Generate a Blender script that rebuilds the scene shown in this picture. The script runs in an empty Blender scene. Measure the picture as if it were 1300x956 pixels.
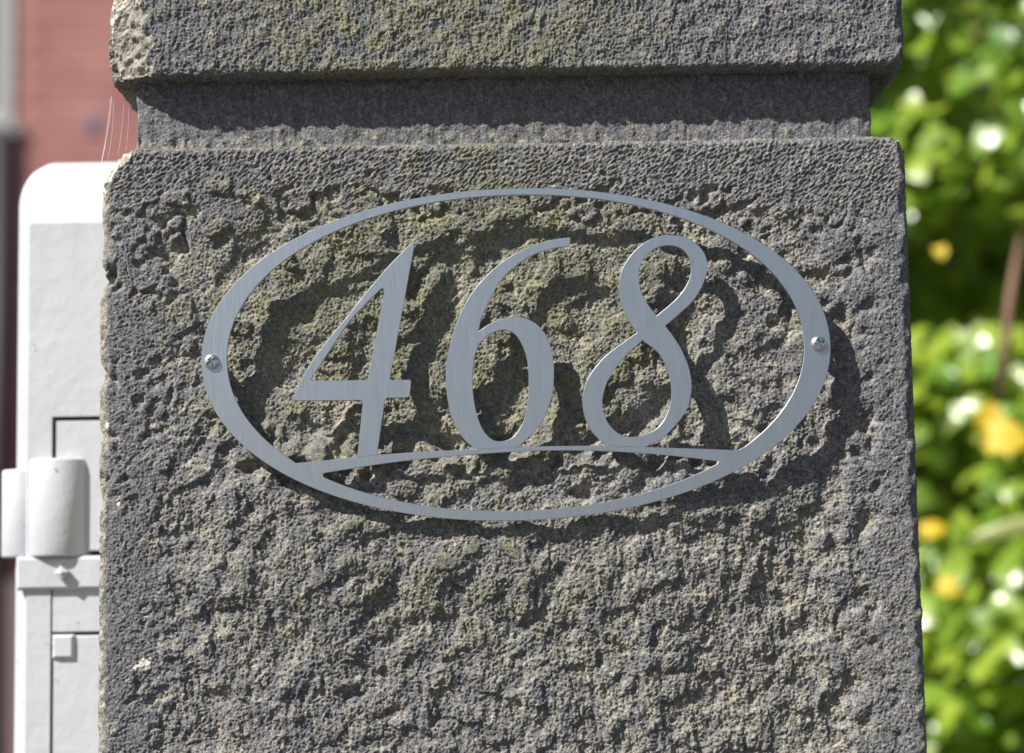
import bpy, math, random
import numpy as np
from mathutils import Vector, Matrix
from mathutils.geometry import tessellate_polygon

# ------------------------------------------------------------------ camera
S = bpy.context.scene
C = S.collection
W, H = 1300.0, 956.0
FPX = 2520.0                       # focal length in photo pixels
MMPX = 0.0004                      # one photo pixel on the pillar face, metres
EYE = Vector((0.0, -FPX * MMPX, 1.35))
PITCH, ROLL = math.atan(262.0 / FPX), 0.0165
r0 = Vector((1, 0, 0)); u0 = Vector((0, -math.sin(PITCH), math.cos(PITCH)))
FW = Vector((0, math.cos(PITCH), math.sin(PITCH)))
RT = r0 * math.cos(ROLL) - u0 * math.sin(ROLL)
UP = u0 * math.cos(ROLL) + r0 * math.sin(ROLL)
cd = bpy.data.cameras.new('camera')
cam = bpy.data.objects.new('camera', cd); C.objects.link(cam)
cam.matrix_world = Matrix(((RT.x, UP.x, -FW.x, EYE.x), (RT.y, UP.y, -FW.y, EYE.y), (RT.z, UP.z, -FW.z, EYE.z), (0, 0, 0, 1)))
cd.sensor_width = 36.0; cd.lens = 36.0 * FPX / W
cd.clip_start = 0.05; cd.clip_end = 1000
cd.dof.use_dof = True; cd.dof.focus_distance = 1.008; cd.dof.aperture_fstop = 5.2
cd.dof.aperture_blades = 9
S.camera = cam

# ------------------------------------------------------------------ sky, sun, exposure
TRAVEL = Vector((1.45, 1.0, -1.7)).normalized()
EL = math.asin(-TRAVEL.z); AZ = math.atan2(-TRAVEL.x, -TRAVEL.y)     # azimuth clockwise from +Y
wd = bpy.data.worlds.new('World'); S.world = wd; wd.use_nodes = True
nt = wd.node_tree; nt.nodes.clear()
sk = nt.nodes.new('ShaderNodeTexSky'); sk.sky_type = 'NISHITA'; sk.sun_disc = False
sk.sun_elevation = EL; sk.sun_rotation = AZ % (2 * math.pi)
bg = nt.nodes.new('ShaderNodeBackground'); bg.inputs['Strength'].default_value = 0.05
wo = nt.nodes.new('ShaderNodeOutputWorld')
nt.links.new(sk.outputs[0], bg.inputs[0]); nt.links.new(bg.outputs[0], wo.inputs[0])
sd = bpy.data.lights.new('sun', 'SUN'); sd.energy = 5.0; sd.angle = math.radians(0.5); sd.color = (1.0, 0.965, 0.91)
sun = bpy.data.objects.new('sun', sd); C.objects.link(sun)
sun.rotation_euler = TRAVEL.to_track_quat('-Z', 'Y').to_euler(); sun.location = (-4, -3, 6)
S.view_settings.view_transform = 'Standard'; S.view_settings.look = 'None'
S.view_settings.exposure = 0.66; S.view_settings.gamma = 1.0; S.view_settings.use_curve_mapping = False
S.render.engine = 'CYCLES'
S.cycles.max_bounces = 6

# ------------------------------------------------------------------ helpers
rng = np.random.default_rng(468); random.seed(468)

def P(px, py, Y=0.0):
    "real point at depth Y seen in photo pixel px, py (used to measure the place)"
    d = FW * FPX + RT * (px - W / 2) - UP * (py - H / 2)
    return EYE + d * ((Y - EYE.y) / d.y)

def proj(p):
    v = Vector(p) - EYE
    w = v.dot(FW)
    return W / 2 + FPX * v.dot(RT) / w, H / 2 - FPX * v.dot(UP) / w

def sstep(a, b, x):
    t = np.clip((x - a) / (b - a), 0, 1)
    return t * t * (3 - 2 * t)

def link(name, me, mat=None, parent=None):
    o = bpy.data.objects.new(name, me); C.objects.link(o)
    if mat is not None and not me.materials: me.materials.append(mat)
    if parent is not None:
        o.parent = parent
        if parent.type == 'EMPTY': o.matrix_parent_inverse = Matrix.Translation(-parent.location)
    return o

def tag(o, label=None, cat=None, group=None, kind=None):
    for k, v in (('label', label), ('category', cat), ('group', group), ('kind', kind)):
        if v: o[k] = v
    return o

def empty(name, loc=(0, 0, 0)):
    o = bpy.data.objects.new(name, None); C.objects.link(o); o.location = loc
    o.empty_display_size = 0.05
    return o

def mesh(name, v, f, smooth=False):
    me = bpy.data.meshes.new(name); me.from_pydata([tuple(p) for p in v], [], f); me.update()
    if smooth: me.polygons.foreach_set('use_smooth', [True] * len(me.polygons))
    return me

class MB:
    def __init__(s): s.v = []; s.f = []
    def add(s, v, f):
        n = len(s.v); s.v += [tuple(p) for p in v]; s.f += [tuple(i + n for i in q) for q in f]
    def box(s, a, b, bev=0.0):
        x0, y0, z0 = a; x1, y1, z1 = b
        if bev <= 0:
            s.add([(x0,y0,z0),(x1,y0,z0),(x1,y1,z0),(x0,y1,z0),(x0,y0,z1),(x1,y0,z1),(x1,y1,z1),(x0,y1,z1)],
                  [(0,3,2,1),(4,5,6,7),(0,1,5,4),(1,2,6,5),(2,3,7,6),(3,0,4,7)])
        else:
            c = bev
            def rect(y, i): return [(x0+i,y,z0+i),(x1-i,y,z0+i),(x1-i,y,z1-i),(x0+i,y,z1-i)]
            v = rect(y0, c) + rect(y0 + c, 0) + rect(y1, 0)
            f = [(0,1,2,3), (11,10,9,8)]
            for k in (0, 4):
                for i in range(4):
                    j = (i + 1) % 4
                    f.append((k+j, k+i, k+i+4, k+j+4))
            s.add(v, f)
    def tube(s, pts, rad, n=8):
        pts = [Vector(p) for p in pts]; rings = []
        for i, p in enumerate(pts):
            t = (pts[min(i+1, len(pts)-1)] - pts[max(i-1, 0)]).normalized()
            a = t.cross(Vector((0.3, 0.9, 0.2))).normalized(); b = t.cross(a)
            rr = rad[i] if hasattr(rad, '__len__') else rad
            rings.append([p + a * rr * math.cos(2*math.pi*k/n) + b * rr * math.sin(2*math.pi*k/n) for k in range(n)])
        v = [q for r in rings for q in r]; f = []
        for i in range(len(pts) - 1):
            for k in range(n):
                f.append((i*n+k, i*n+(k+1)%n, (i+1)*n+(k+1)%n, (i+1)*n+k))
        f.append(tuple(range(n))[::-1]); f.append(tuple((len(pts)-1)*n + k for k in range(n)))
        s.add(v, f)
    def build(s, name, mat, parent=None, smooth=False):
        return link(name, mesh(name, s.v, s.f, smooth), mat, parent)

# ------------------------------------------------------------------ materials
class NT:
    def __init__(s, name):
        s.m = bpy.data.materials.new(name); s.m.use_nodes = True
        s.t = s.m.node_tree; s.b = s.t.nodes['Principled BSDF']; s.out = s.t.nodes['Material Output']
    def n(s, typ, **kw):
        o = s.t.nodes.new('ShaderNode' + typ)
        for k, v in kw.items():
            if k.startswith('i_'):
                key = k[2:]; key = int(key) if key.isdigit() else key.replace('_', ' ')
                o.inputs[key].default_value = v
            else: setattr(o, k, v)
        return o
    def l(s, a, b): s.t.links.new(a, b)
    def noise(s, scale, detail=3, rough=0.55, vec=None):
        o = s.n('TexNoise', i_Scale=scale, i_Detail=detail, i_Roughness=rough)
        if vec is not None: s.l(vec, o.inputs['Vector'])
        return o.outputs['Fac']
    def ramp(s, fac, stops):
        r = s.n('ValToRGB'); e = r.color_ramp.elements
        while len(e) > 1: e.remove(e[-1])
        for i, (p, c) in enumerate(stops):
            q = e[0] if i == 0 else e.new(p)
            q.position = p; q.color = c if len(c) == 4 else (*c, 1)
        s.l(fac, r.inputs[0]); return r.outputs[0]
    def mix(s, fac, a, b, blend='MIX'):
        o = s.n('Mix', data_type='RGBA', blend_type=blend)
        for k, q in ((0, fac), (6, a), (7, b)):
            if hasattr(q, 'links'): s.l(q, o.inputs[k])
            else: o.inputs[k].default_value = q if k == 0 else (*q, 1)
        return o.outputs[2]
    def math(s, op, a, b=0.0):
        o = s.n('Math', operation=op)
        for k, q in ((0, a), (1, b)):
            if hasattr(q, 'links'): s.l(q, o.inputs[k])
            else: o.inputs[k].default_value = q
        return o.outputs[0]
    def coord(s, scale=(1, 1, 1)):
        tc = s.n('TexCoord'); mp = s.n('Mapping'); mp.inputs['Scale'].default_value = scale
        s.l(tc.outputs['Object'], mp.inputs['Vector']); return mp.outputs[0]
    def bump(s, h, strength, dist, prev=None):
        o = s.n('Bump', i_Strength=strength, i_Distance=dist); s.l(h, o.inputs['Height'])
        if prev is not None: s.l(prev, o.inputs['Normal'])
        return o.outputs[0]
    def base(s, c):
        if hasattr(c, 'links'): s.l(c, s.b.inputs['Base Color'])
        else: s.b.inputs['Base Color'].default_value = (*c, 1)

def m_plain(name, col, rough=0.6, var=0.15, scale=8.0, metal=0.0, bump=0.0, bscale=60.0):
    t = NT(name); v = t.coord()
    n = t.noise(scale, 4, 0.6, v)
    a = tuple(x * (1 - var) for x in col); b = tuple(min(1, x * (1 + var)) for x in col)
    t.base(t.mix(n, a, b)); t.b.inputs['Roughness'].default_value = rough; t.b.inputs['Metallic'].default_value = metal
    if bump: t.l(t.bump(t.noise(bscale, 4, 0.6, v), 0.6, bump), t.b.inputs['Normal'])
    return t.m

def m_stone():
    t = NT('weathered_sandstone'); v = t.coord()
    at = t.n('Attribute', attribute_name='weather')
    sp = t.n('SeparateColor'); t.l(at.outputs['Color'], sp.inputs[0])
    wear, moss, fleck = sp.outputs
    g1 = t.noise(420, 4, 0.65, v); g2 = t.noise(1300, 2, 0.6, v); g3 = t.noise(60, 3, 0.6, v)
    g0 = t.math('ADD', t.math('MULTIPLY', g1, 0.45), t.math('MULTIPLY', t.noise(900, 3, 0.7, v), 0.55))
    crust = t.ramp(g0, [(0.30, (0.050, 0.051, 0.057)), (0.5, (0.150, 0.151, 0.160)), (0.70, (0.330, 0.330, 0.340))])
    tan = t.ramp(g0, [(0.30, (0.130, 0.116, 0.088)), (0.5, (0.320, 0.292, 0.230)), (0.72, (0.640, 0.590, 0.480))])
    wm = t.math('ADD', wear, t.math('MULTIPLY', t.math('SUBTRACT', g2, 0.5), 1.9))
    wm = t.math('ADD', wm, t.math('MULTIPLY', t.math('SUBTRACT', g1, 0.5), 0.9))
    wr = t.ramp(wm, [(0.20, (0, 0, 0)), (0.85, (1, 1, 1))])
    c = t.mix(wr, crust, tan)
    mossc = t.ramp(g0, [(0.3, (0.105, 0.103, 0.050)), (0.7, (0.330, 0.318, 0.165))])
    mm = t.math('MULTIPLY', moss, t.ramp(t.math('ADD', g2, t.math('MULTIPLY', t.math('SUBTRACT', g3, 0.5), 0.8)), [(0.30, (0.15,)*3), (0.66, (0.9,)*3)]))
    c = t.mix(mm, c, mossc)
    # pale single grains of quartz
    vo = t.n('TexVoronoi', i_Scale=520.0); t.l(v, vo.inputs['Vector'])
    gr = t.math('MULTIPLY', t.math('LESS_THAN', vo.outputs['Distance'], 0.22), t.math('GREATER_THAN', t.noise(140, 2, 0.5, v), 0.56))
    c = t.mix(t.math('MULTIPLY', gr, 0.5), c, (0.52, 0.47, 0.38))
    c = t.mix(fleck, c, (0.78, 0.73, 0.63))
    t.base(c)
    t.b.inputs['Roughness'].default_value = 0.93; t.b.inputs['Specular IOR Level'].default_value = 0.25
    b1 = t.bump(g0, 0.9, 0.0012)
    t.l(t.bump(g2, 0.8, 0.0008, b1), t.b.inputs['Normal'])
    return t.m

def m_steel():
    t = NT('brushed_stainless_steel')
    fine = t.noise(1.0, 2, 0.5, t.coord((2600, 2600, 70)))
    broad = t.noise(1.0, 3, 0.6, t.coord((160, 160, 14)))
    blot = t.noise(28, 4, 0.6, t.coord())
    c = t.mix(fine, (0.585, 0.61, 0.645), (0.63, 0.655, 0.69))
    c = t.mix(t.math('MULTIPLY', broad, 0.3), c, (0.43, 0.465, 0.52))
    rust = t.noise(1.0, 2, 0.5, t.coord((520, 520, 60)))
    rm = t.math('MULTIPLY', t.ramp(rust, [(0.66, (0, 0, 0)), (0.76, (1, 1, 1))]), t.ramp(blot, [(0.45, (0, 0, 0)), (0.65, (1, 1, 1))]))
    rm = t.math('MULTIPLY', rm, 0.75)
    c = t.mix(rm, c, (0.50, 0.33, 0.22))
    t.base(c); t.b.inputs['Metallic'].default_value = 1.0
    t.l(t.ramp(fine, [(0.3, (0.34,)*3), (0.7, (0.41,)*3)]), t.b.inputs['Roughness'])
    t.l(t.bump(fine, 0.05, 0.0002), t.b.inputs['Normal'])
    return t.m

def m_leaf(name, c1, c2, rough=0.30, trans=0.42):
    t = NT(name); v = t.coord()
    oi = t.n('ObjectInfo')
    at = t.n('Attribute', attribute_name='tint')
    r = t.math('FRACT', t.math('ADD', oi.outputs['Random'], at.outputs['Fac']))
    c = t.mix(r, c1, c2)
    c = t.mix(t.math('MULTIPLY', t.noise(30, 3, 0.6, v), 0.4), c, tuple(x * 0.6 for x in c1))
    t.base(c); t.b.inputs['Roughness'].default_value = rough
    t.b.inputs['Specular IOR Level'].default_value = 0.9
    if trans > 0.41: t.b.inputs['Coat Weight'].default_value = 0.5; t.b.inputs['Coat Roughness'].default_value = 0.42
    tr = t.n('BsdfTranslucent'); t.l(t.mix(0.5, c, tuple(min(1, x * 2.2) for x in c2)), tr.inputs['Color'])
    ms = t.n('MixShader', i_0=trans)
    t.l(t.b.outputs[0], ms.inputs[1]); t.l(tr.outputs[0], ms.inputs[2]); t.l(ms.outputs[0], t.out.inputs['Surface'])
    return t.m

STONE = m_stone(); STEEL = m_steel()
SCREW = m_plain('zinc_screw', (0.86, 0.84, 0.80), 0.27, 0.1, 400, 1.0)
RECESS_SHADE = m_plain('painted_recess_shade', (0.035, 0.03, 0.027), 0.8)  # dark colour painted in as the shade inside the screw cross
WHITE = m_plain('white_gloss_paint', (0.525, 0.54, 0.565), 0.42, 0.05, 26, 0, 0.0012, 55)
def m_paint():
    t = NT('weathered_white_paint'); v = t.coord()
    n1 = t.noise(22, 5, 0.65, v); n2 = t.noise(1.0, 4, 0.6, t.coord((60, 60, 9))); n3 = t.noise(150, 3, 0.6, v)
    c = t.mix(n1, (0.505, 0.52, 0.545), (0.55, 0.565, 0.59))
    c = t.mix(t.math('MULTIPLY', t.ramp(n2, [(0.50, (0,)*3), (0.72, (1,)*3)]), 0.30), c, (0.40, 0.41, 0.40))
    ch = t.math('MULTIPLY', t.math('GREATER_THAN', n3, 0.70), t.math('GREATER_THAN', n1, 0.50))
    c = t.mix(ch, c, (0.22, 0.22, 0.21)); t.base(c)
    t.l(t.ramp(n1, [(0.3, (0.36,)*3), (0.7, (0.55,)*3)]), t.b.inputs['Roughness'])
    t.l(t.bump(n3, 0.5, 0.0005, t.bump(t.noise(45, 3, 0.6, v), 0.6, 0.0012)), t.b.inputs['Normal'])
    return t.m
WHITE = m_paint()
BOLT = m_plain('worn_painted_bolt', (0.50, 0.51, 0.52), 0.5, 0.2, 200)
LEAF = m_leaf('ivy_leaf', (0.100, 0.250, 0.020), (0.420, 0.540, 0.060))
YELLOW = m_leaf('yellow_leaf', (0.74, 0.46, 0.004), (0.84, 0.58, 0.008), 0.6, 0.4)
PALE = m_leaf('pale_blade', (0.34, 0.40, 0.11), (0.50, 0.52, 0.20), 0.4, 0.4)
TWIG = m_plain('brown_twig', (0.20, 0.115, 0.075), 0.85, 0.3, 40)
BRICK = None

# ------------------------------------------------------------------ noise fields (periodic, 0.4 mm per texel)
TX, NTX = 0.0004, 1280
kx = np.fft.fftfreq(NTX, TX)[:, None]; ky = np.fft.rfftfreq(NTX, TX)[None, :]
def field(lam, band=0.45, ax=1.0, ay=1.0):
    k = np.sqrt((kx * ax) ** 2 + (ky * ay) ** 2) + 1e-9
    g = np.exp(-(np.log(k * lam)) ** 2 / (2 * band * band)); g[0, 0] = 0
    f = np.fft.irfft2(np.fft.rfft2(rng.standard_normal((NTX, NTX))) * g, s=(NTX, NTX))
    return (f / f.std()).astype(np.float32)

def worley(cell):
    n = int(round(NTX * TX / cell)); cs = NTX / n
    jx = rng.random((n, n)); jy = rng.random((n, n)); hv = rng.random((n, n))
    ii, jj = np.meshgrid(np.arange(NTX), np.arange(NTX), indexing='ij')
    ci = (ii / cs).astype(int); cj = (jj / cs).astype(int)
    best = np.full((NTX, NTX), 9.0); val = np.zeros((NTX, NTX))
    for a in (-1, 0, 1):
        for b in (-1, 0, 1):
            p = ci + a; q = cj + b
            d = (p + jx[p % n, q % n] - ii / cs) ** 2 + (q + jy[p % n, q % n] - jj / cs) ** 2
            w = d < best; best = np.where(w, d, best); val = np.where(w, hv[p % n, q % n], val)
    return np.sqrt(best).astype(np.float32), val.astype(np.float32)

def samp(f, u, v):
    x = (u / TX) % NTX; y = (v / TX) % NTX
    i = np.floor(x).astype(int) % NTX; j = np.floor(y).astype(int) % NTX
    a = x - np.floor(x); b = y - np.floor(y); i2 = (i + 1) % NTX; j2 = (j + 1) % NTX
    return f[i, j]*(1-a)*(1-b) + f[i2, j]*a*(1-b) + f[i, j2]*(1-a)*b + f[i2, j2]*a*b

F70 = field(0.070); F24 = field(0.024); F24b = field(0.022); F10 = field(0.010, 0.4); F10b = field(0.011, 0.4)
F4 = field(0.0042, 0.4); F2 = field(0.0022, 0.35); F1 = field(0.0014, 0.3); FUR = field(0.0085, 0.38, 1.0, 2.1); FST = field(0.006, 0.4, 1.0, 0.28)
WD, WV = worley(0.0019); WD2, WV2 = worley(0.0046)

# ------------------------------------------------------------------ one stone of the pillar: a displaced block
def stone(name, parent, cx, hx, yf, depth, rows, step, shape, cuts=(), rc=0.005):
    """rows: list of (z, inset, nr, nz) bottom to top; shape(u, v, a, b, row) -> height and weather;
    cuts: broken corners (normal, point, roughness)"""
    hy = depth / 2; cy = yf + hy
    nf = int(2 * (hx - rc) / step)
    sidef = np.concatenate([np.arange(0, 0.024, step * 1.4), np.arange(0.026, depth - 2*rc, 0.007), [depth - 2*rc]]) / (depth - 2*rc)
    K = []                                                     # kind, t, nx, ny
    for s in sidef[::-1]: K.append((0, s, -1, 0))              # left side, back to front
    for q in np.linspace(0, math.pi/2, 14)[1:-1]: K.append((1, q, -math.cos(q), -math.sin(q)))
    for t in np.linspace(-1, 1, nf): K.append((2, t, 0, -1))
    for q in np.linspace(0, math.pi/2, 14)[1:-1]: K.append((3, q, math.sin(q), -math.cos(q)))
    for s in sidef: K.append((4, s, 1, 0))
    for t in np.linspace(1, -1, 60)[1:-1]: K.append((5, t, 0, 1))
    kind = np.array([k[0] for k in K]); tt = np.array([k[1] for k in K])
    nx = np.array([k[2] for k in K], float); ny = np.array([k[3] for k in K], float)
    R = np.array(rows); z, d, nr, nz = (R[:, i][:, None] for i in range(4))
    ax = hx - d - rc; ay = hy - d - rc
    kk = kind[None, :]; T = tt[None, :]
    X = np.where(kk == 0, -ax - rc, np.where(kk == 1, -ax + nx * rc, np.where((kk == 2) | (kk == 5), T * ax, np.where(kk == 3, ax + nx * rc, ax + rc))))
    Yl = np.where((kk == 0) | (kk == 4), -ay + 2 * ay * T, np.where((kk == 1) | (kk == 3), -ay + ny * rc, np.where(kk == 2, -ay - rc, ay + rc)))
    # unwrapped coordinate along the perimeter, 0 at the middle of the front
    L = 2 * (hx - rc); q = rc * math.pi / 2; D = depth - 2 * rc
    u = np.where(kind == 2, tt * L/2, np.where(kind == 1, -L/2 - q + tt * rc, np.where(kind == 3, L/2 + tt * rc,
        np.where(kind == 0, -L/2 - q - tt * D, np.where(kind == 4, L/2 + q + tt * D, L/2 + q + D + (1 - tt) * L/2)))))
    U = np.broadcast_to(u[None, :], X.shape)
    dz = np.diff(z[:, 0]); dd = np.diff(d[:, 0]); vl = np.concatenate([[0], np.cumsum(np.hypot(dz, dd))]) + z[0, 0]
    V = np.broadcast_to(vl[:, None], X.shape)
    Z = np.broadcast_to(z, X.shape).copy()
    a = W/2 + (U + cx) / MMPX; b = 740 - (Z - EYE.z) / MMPX - (a - 650) * ROLL
    h, wear, moss, fleck = shape(U, V, a, b, R)
    ed = np.abs(np.abs(U) - (L/2 + q/2)) / MMPX                       # distance from the arris
    h = h * (0.35 + 0.65 * sstep(3, 22, ed)) - 0.0007 * sstep(14, 2, ed) * (1 + 0.4 * samp(F10b, U, V) + samp(F24, U, V))
    Xw = X + cx + nx[None, :] * nr * h; Yw = Yl + cy + ny[None, :] * nr * h; Zw = Z + nz * h
    for (n, p, amp, pale) in cuts:
        n = np.array(n, float); n /= np.linalg.norm(n)
        rough = amp * (0.55 * samp(F10, U, V) + 0.10 * samp(F4, U, V) + 0.5 * samp(F24b, U, V))
        e = (Xw - p[0]) * n[0] + (Yw - p[1]) * n[1] + (Zw - p[2]) * n[2] - rough
        e = np.maximum(e, 0)
        e2 = e - grain(U, V) * 0.7 * sstep(0.0002, 0.001, e)
        Xw -= n[0] * e2; Yw -= n[1] * e2; Zw -= n[2] * e2
        k = sstep(0.0003, 0.0018, e)
        wear = wear * (1 - k) + k * (0.72 + 0.22 * samp(F10b, U, V)); fleck = np.maximum(fleck, k * pale * np.clip(0.55 + 0.5 * samp(F10, V, U), 0, 1)); moss = moss * (1 - k)
    nrow, ncol = X.shape
    co = np.stack([Xw, Yw, Zw], -1).reshape(-1, 3).astype(np.float32)
    i = np.arange(nrow - 1)[:, None] * ncol; j = np.arange(ncol)[None, :]; j2 = (j + 1) % ncol
    quads = np.stack([i + j, i + j2, i + ncol + j2, i + ncol + j], -1).reshape(-1, 4).astype(np.int32)
    me = bpy.data.meshes.new(name); nq = len(quads)
    me.vertices.add(len(co)); me.vertices.foreach_set('co', co.ravel())
    me.loops.add(nq * 4); me.loops.foreach_set('vertex_index', quads.ravel())
    me.polygons.add(nq); me.polygons.foreach_set('loop_start', np.arange(nq, dtype=np.int32) * 4)
    me.polygons.foreach_set('use_smooth', np.ones(nq, bool))
    at = me.attributes.new('weather', 'FLOAT_COLOR', 'POINT')
    col = np.stack([wear, moss, fleck, np.ones_like(wear)], -1).reshape(-1, 4).astype(np.float32)
    at.data.foreach_set('color', np.clip(col, 0, 1).ravel())
    me.update(calc_edges=True); me.validate()
    return link(name, me, STONE, parent)

def rows_for(z0, z1, step, coarse_below=None, coarse_above=None, r_top=0.003, r_bot=0.003, in_top=0.025, in_bot=0.0):
    out = []
    if in_bot > 0:
        for d in np.arange(in_bot, r_bot, -step * 1.6): out.append((z0, d, 0, -1))
        for q in np.linspace(0, math.pi/2, 7): out.append((z0 + r_bot - r_bot*math.cos(q), r_bot - r_bot*math.sin(q), math.sin(q), -math.cos(q)))
    zs = []
    z = z0 + (r_bot if in_bot > 0 else 0)
    while z < z1 - r_top:
        zs.append(z)
        z += 0.0014 if (coarse_below and z < coarse_below) or (coarse_above and z > coarse_above) else step
    for z in zs[1 if in_bot > 0 else 0:]: out.append((z, 0, 1, 0))
    for q in np.linspace(0, math.pi/2, 7): out.append((z1 - r_top + r_top*math.sin(q), r_top - r_top*math.cos(q), math.cos(q), math.sin(q)))
    for d in np.arange(r_top + step*1.5, in_top, step * 2.5): out.append((z1, d, 0, 1))
    return out

def grain(U, V):
    w = samp(WD, U + 0.0007 * samp(F4, U, V), V + 0.0007 * samp(F4, V, U)); wv = samp(WV, U, V)
    w2 = samp(WD2, U, V)
    return 0.88 * (0.00036 * (0.55 - w) + 0.00034 * (wv - 0.5) + 0.00020 * (0.5 - w2) + 0.00017 * samp(F1, U, V)
            + 0.00016 * samp(F4, U, V) + 0.00022 * samp(F2, U, V))

STEP = 0.00050
zb = lambda py, Y=0.0: P(650, py, Y).z
xL = P(124, 500).x; xR = P(1162, 500).x
SCX, SHX = (xL + xR) / 2, (xR - xL) / 2
NECK_Y = 0.016

def shape_shaft(U, V, a, b, R):
    n70 = samp(F70, U, V); n24 = samp(F24, U, V); n24b = samp(F24b, U, V); n10 = samp(F10, U, V); n10b = samp(F10b, U, V)
    w = 22 * n24 + 12 * n10
    m = sstep(165, 225, a + w) * sstep(1118, 1040, a + w) * sstep(243, 262, b + 0.7 * w)
    low = sstep(600, 690, b + w)
    rockf = m * (1 - 0.15 * low)
    Hs = 0.0012 * n70 + 0.0008 * n24 + 0.00018 * n10b
    st = 0.0023; q = Hs / st + 0.35; fl = np.floor(q); fr = q - fl
    terr = st * (fl + sstep(0.40, 0.60, fr) - 0.35)
    h = -0.0018 * m + rockf * (0.6 * terr + 0.4 * Hs) + m * 0.00012 * n10
    # the face swells out towards the sign below the numerals
    h += 0.0074 * m * sstep(525, 625, b + 0.5 * w) * sstep(190, 330, a) * sstep(1050, 860, a + 0.25 * (b - 640)) * (1 - 0.35 * sstep(720, 860, b))
    h += (1 - m) * (0.00018 * n24 + 0.00012 * n10b)
    # pick marks: short furrows, nearly upright
    fur = samp(FUR, U + 0.25 * (V - 1.4), V) + 0.35 * n24b
    pit = sstep(0.8, 1.9, fur); h -= (0.15 * (1 - m) + m * (0.5 + 0.6 * low)) * 0.0009 * pit
    h += m * (0.4 + 0.6 * low) * 0.00026 * fur
    h += m * low * 0.00018 * samp(FST, V * 0.3 + 0.1, U * 0.34)
    pit2 = sstep(1.3, 2.1, n24b + 0.3 * n10b); h -= m * (1 - 0.6 * low) * 0.0011 * pit2
    # slanting tool marks on the drafted top margin
    h += (1 - m) * sstep(280, 230, b) * 0.00028 * samp(FST, U * 0.8 + V * 0.6, V * 0.8 - U * 0.6)
    h += grain(U, V) * (0.85 + 0.25 * m)
    # two hard nodules standing out of the face
    for (x, y, r, e) in ((366, 292, 11, 0.0022), (277, 712, 9, 0.0026), (1062, 678, 13, 0.0015)):
        k = np.clip(1 - ((a - x) ** 2 + (b - y) ** 2) / (r * r), 0, 1); h += e * np.sqrt(k)
    # small chips knocked out of the left arris
    chip = 0
    for (y, r, e) in ((352, 15, 0.0125), (474, 13, 0.006), (300, 24, 0.003), (556, 10, 0.004), (640, 16, 0.003)):
        k = np.exp(-((b - y + 3 * n10) / r) ** 2) * sstep(150, 128, a + 5 * n10b) * sstep(40, 100, a); h -= e * k; chip = np.maximum(chip, k * min(1, e / 0.006))
    # keep the face under the numerals clear of the plate
    h = np.clip(h, -0.0135, 0.0084)
    right = sstep(500, 1000, a); 
    ctr = sstep(-0.0002, -0.0030, h) * (1 - low)
    wear = 0.27 + 0.08 * m + 0.09 * n24b * m + 0.05 * n10 + 0.10 * pit + 0.16 * m * ctr + 0.15 * low * right - 0.04 * n70
    wear -= 0.12 * (1 - m) * sstep(250, 300, b)
    wear += 0.5 * chip
    wear += 0.5 * sstep(139, 122, a + 4 * n10) + 0.25 * sstep(1150, 1166, a + 4 * n10)
    e2 = ((a - 560) / 330) ** 2 + ((b - 400) / 230) ** 2
    moss = np.clip(1.15 - e2 + 0.25 * n24 + 0.2 * n70, 0, 1) * (0.68 + 0.45 * sstep(0.2, 1.2, n24b + 0.6 * n10b + 0.5 * sstep(330, 250, b)))
    moss += 0.55 * np.clip(1 - ((a - 560) / 300) ** 2 - ((b - 740) / 150) ** 2, 0, 1) * sstep(-0.5, 1, n24)
    fleck = np.zeros_like(h)
    for (x, y, r) in ((133, 540, 5), (182, 842, 8), (172, 846, 5), (148, 640, 3), (905, 492, 2)):
        fleck += sstep(1.0, 0.4, ((a - x) ** 2 + (b - y) ** 2) / (r * r) + 0.5 * samp(F2, U, V))
    return h, wear, moss, fleck

def shape_cap(U, V, a, b, R):
    n24 = samp(F24, V, U); n10 = samp(F10, V, U); n10b = samp(F10b, U + 0.2, V)
    h = 0.0003 * n24 + 0.00016 * n10 + grain(U + 0.13, V + 0.21) * 0.95
    h += 0.00015 * samp(FST, V * 0.8, U) + 0.00017 * samp(FST, V * 0.3, U * 0.36)
    # frayed lower arris
    edge = sstep(70, 92, b); h -= edge * np.abs(R[:, 2][:, None]) * (0.0010 + 0.0009 * np.clip(n10b, -1, 2) + 0.0006 * n24)
    h = np.minimum(h, 0.003)
    cen = np.clip(1.1 - ((a - 560) / 320) ** 2, 0, 1)
    wear = 0.20 + 0.12 * n24 + 0.12 * n10 - 0.12 * sstep(640, 800, a) + 0.10 * edge
    moss = cen * (0.68 + 0.25 * n24 + 0.2 * n10b)
    moss = np.maximum(moss, 0.45 * edge * sstep(0, 1, n24) * sstep(1000, 500, a))
    wear = np.where(R[:, 3][:, None] < -0.5, 0.35, wear)
    return h, wear, moss, np.zeros_like(h)

def shape_neck(U, V, a, b, R):
    n24 = samp(F24b, U, V); n10 = samp(F10, U + 0.1, V); stk = samp(FST, V * 0.5, U * 0.8)
    h = 0.00014 * n10 + 0.0002 * n24 + grain(U + 0.31, V) * 0.5 + 0.0002 * samp(FST, V * 0.15, U * 0.25)
    lo = sstep(158, 182, b + 5 * n10)
    h += lo * grain(U, V + 0.17) * 0.5
    wear = 0.10 + 0.10 * n10 + 0.14 * stk + 1.0 * lo  # tan foot of the neck, with extra paleness painting in the sunlit band
    moss = 0.28 * np.clip(1.1 - ((a - 600) / 330) ** 2, 0, 1) * sstep(-0.5, 1, stk) + 0.2 * lo * sstep(0, 1, n24)
    return h, wear, moss, np.zeros_like(h)

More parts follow.
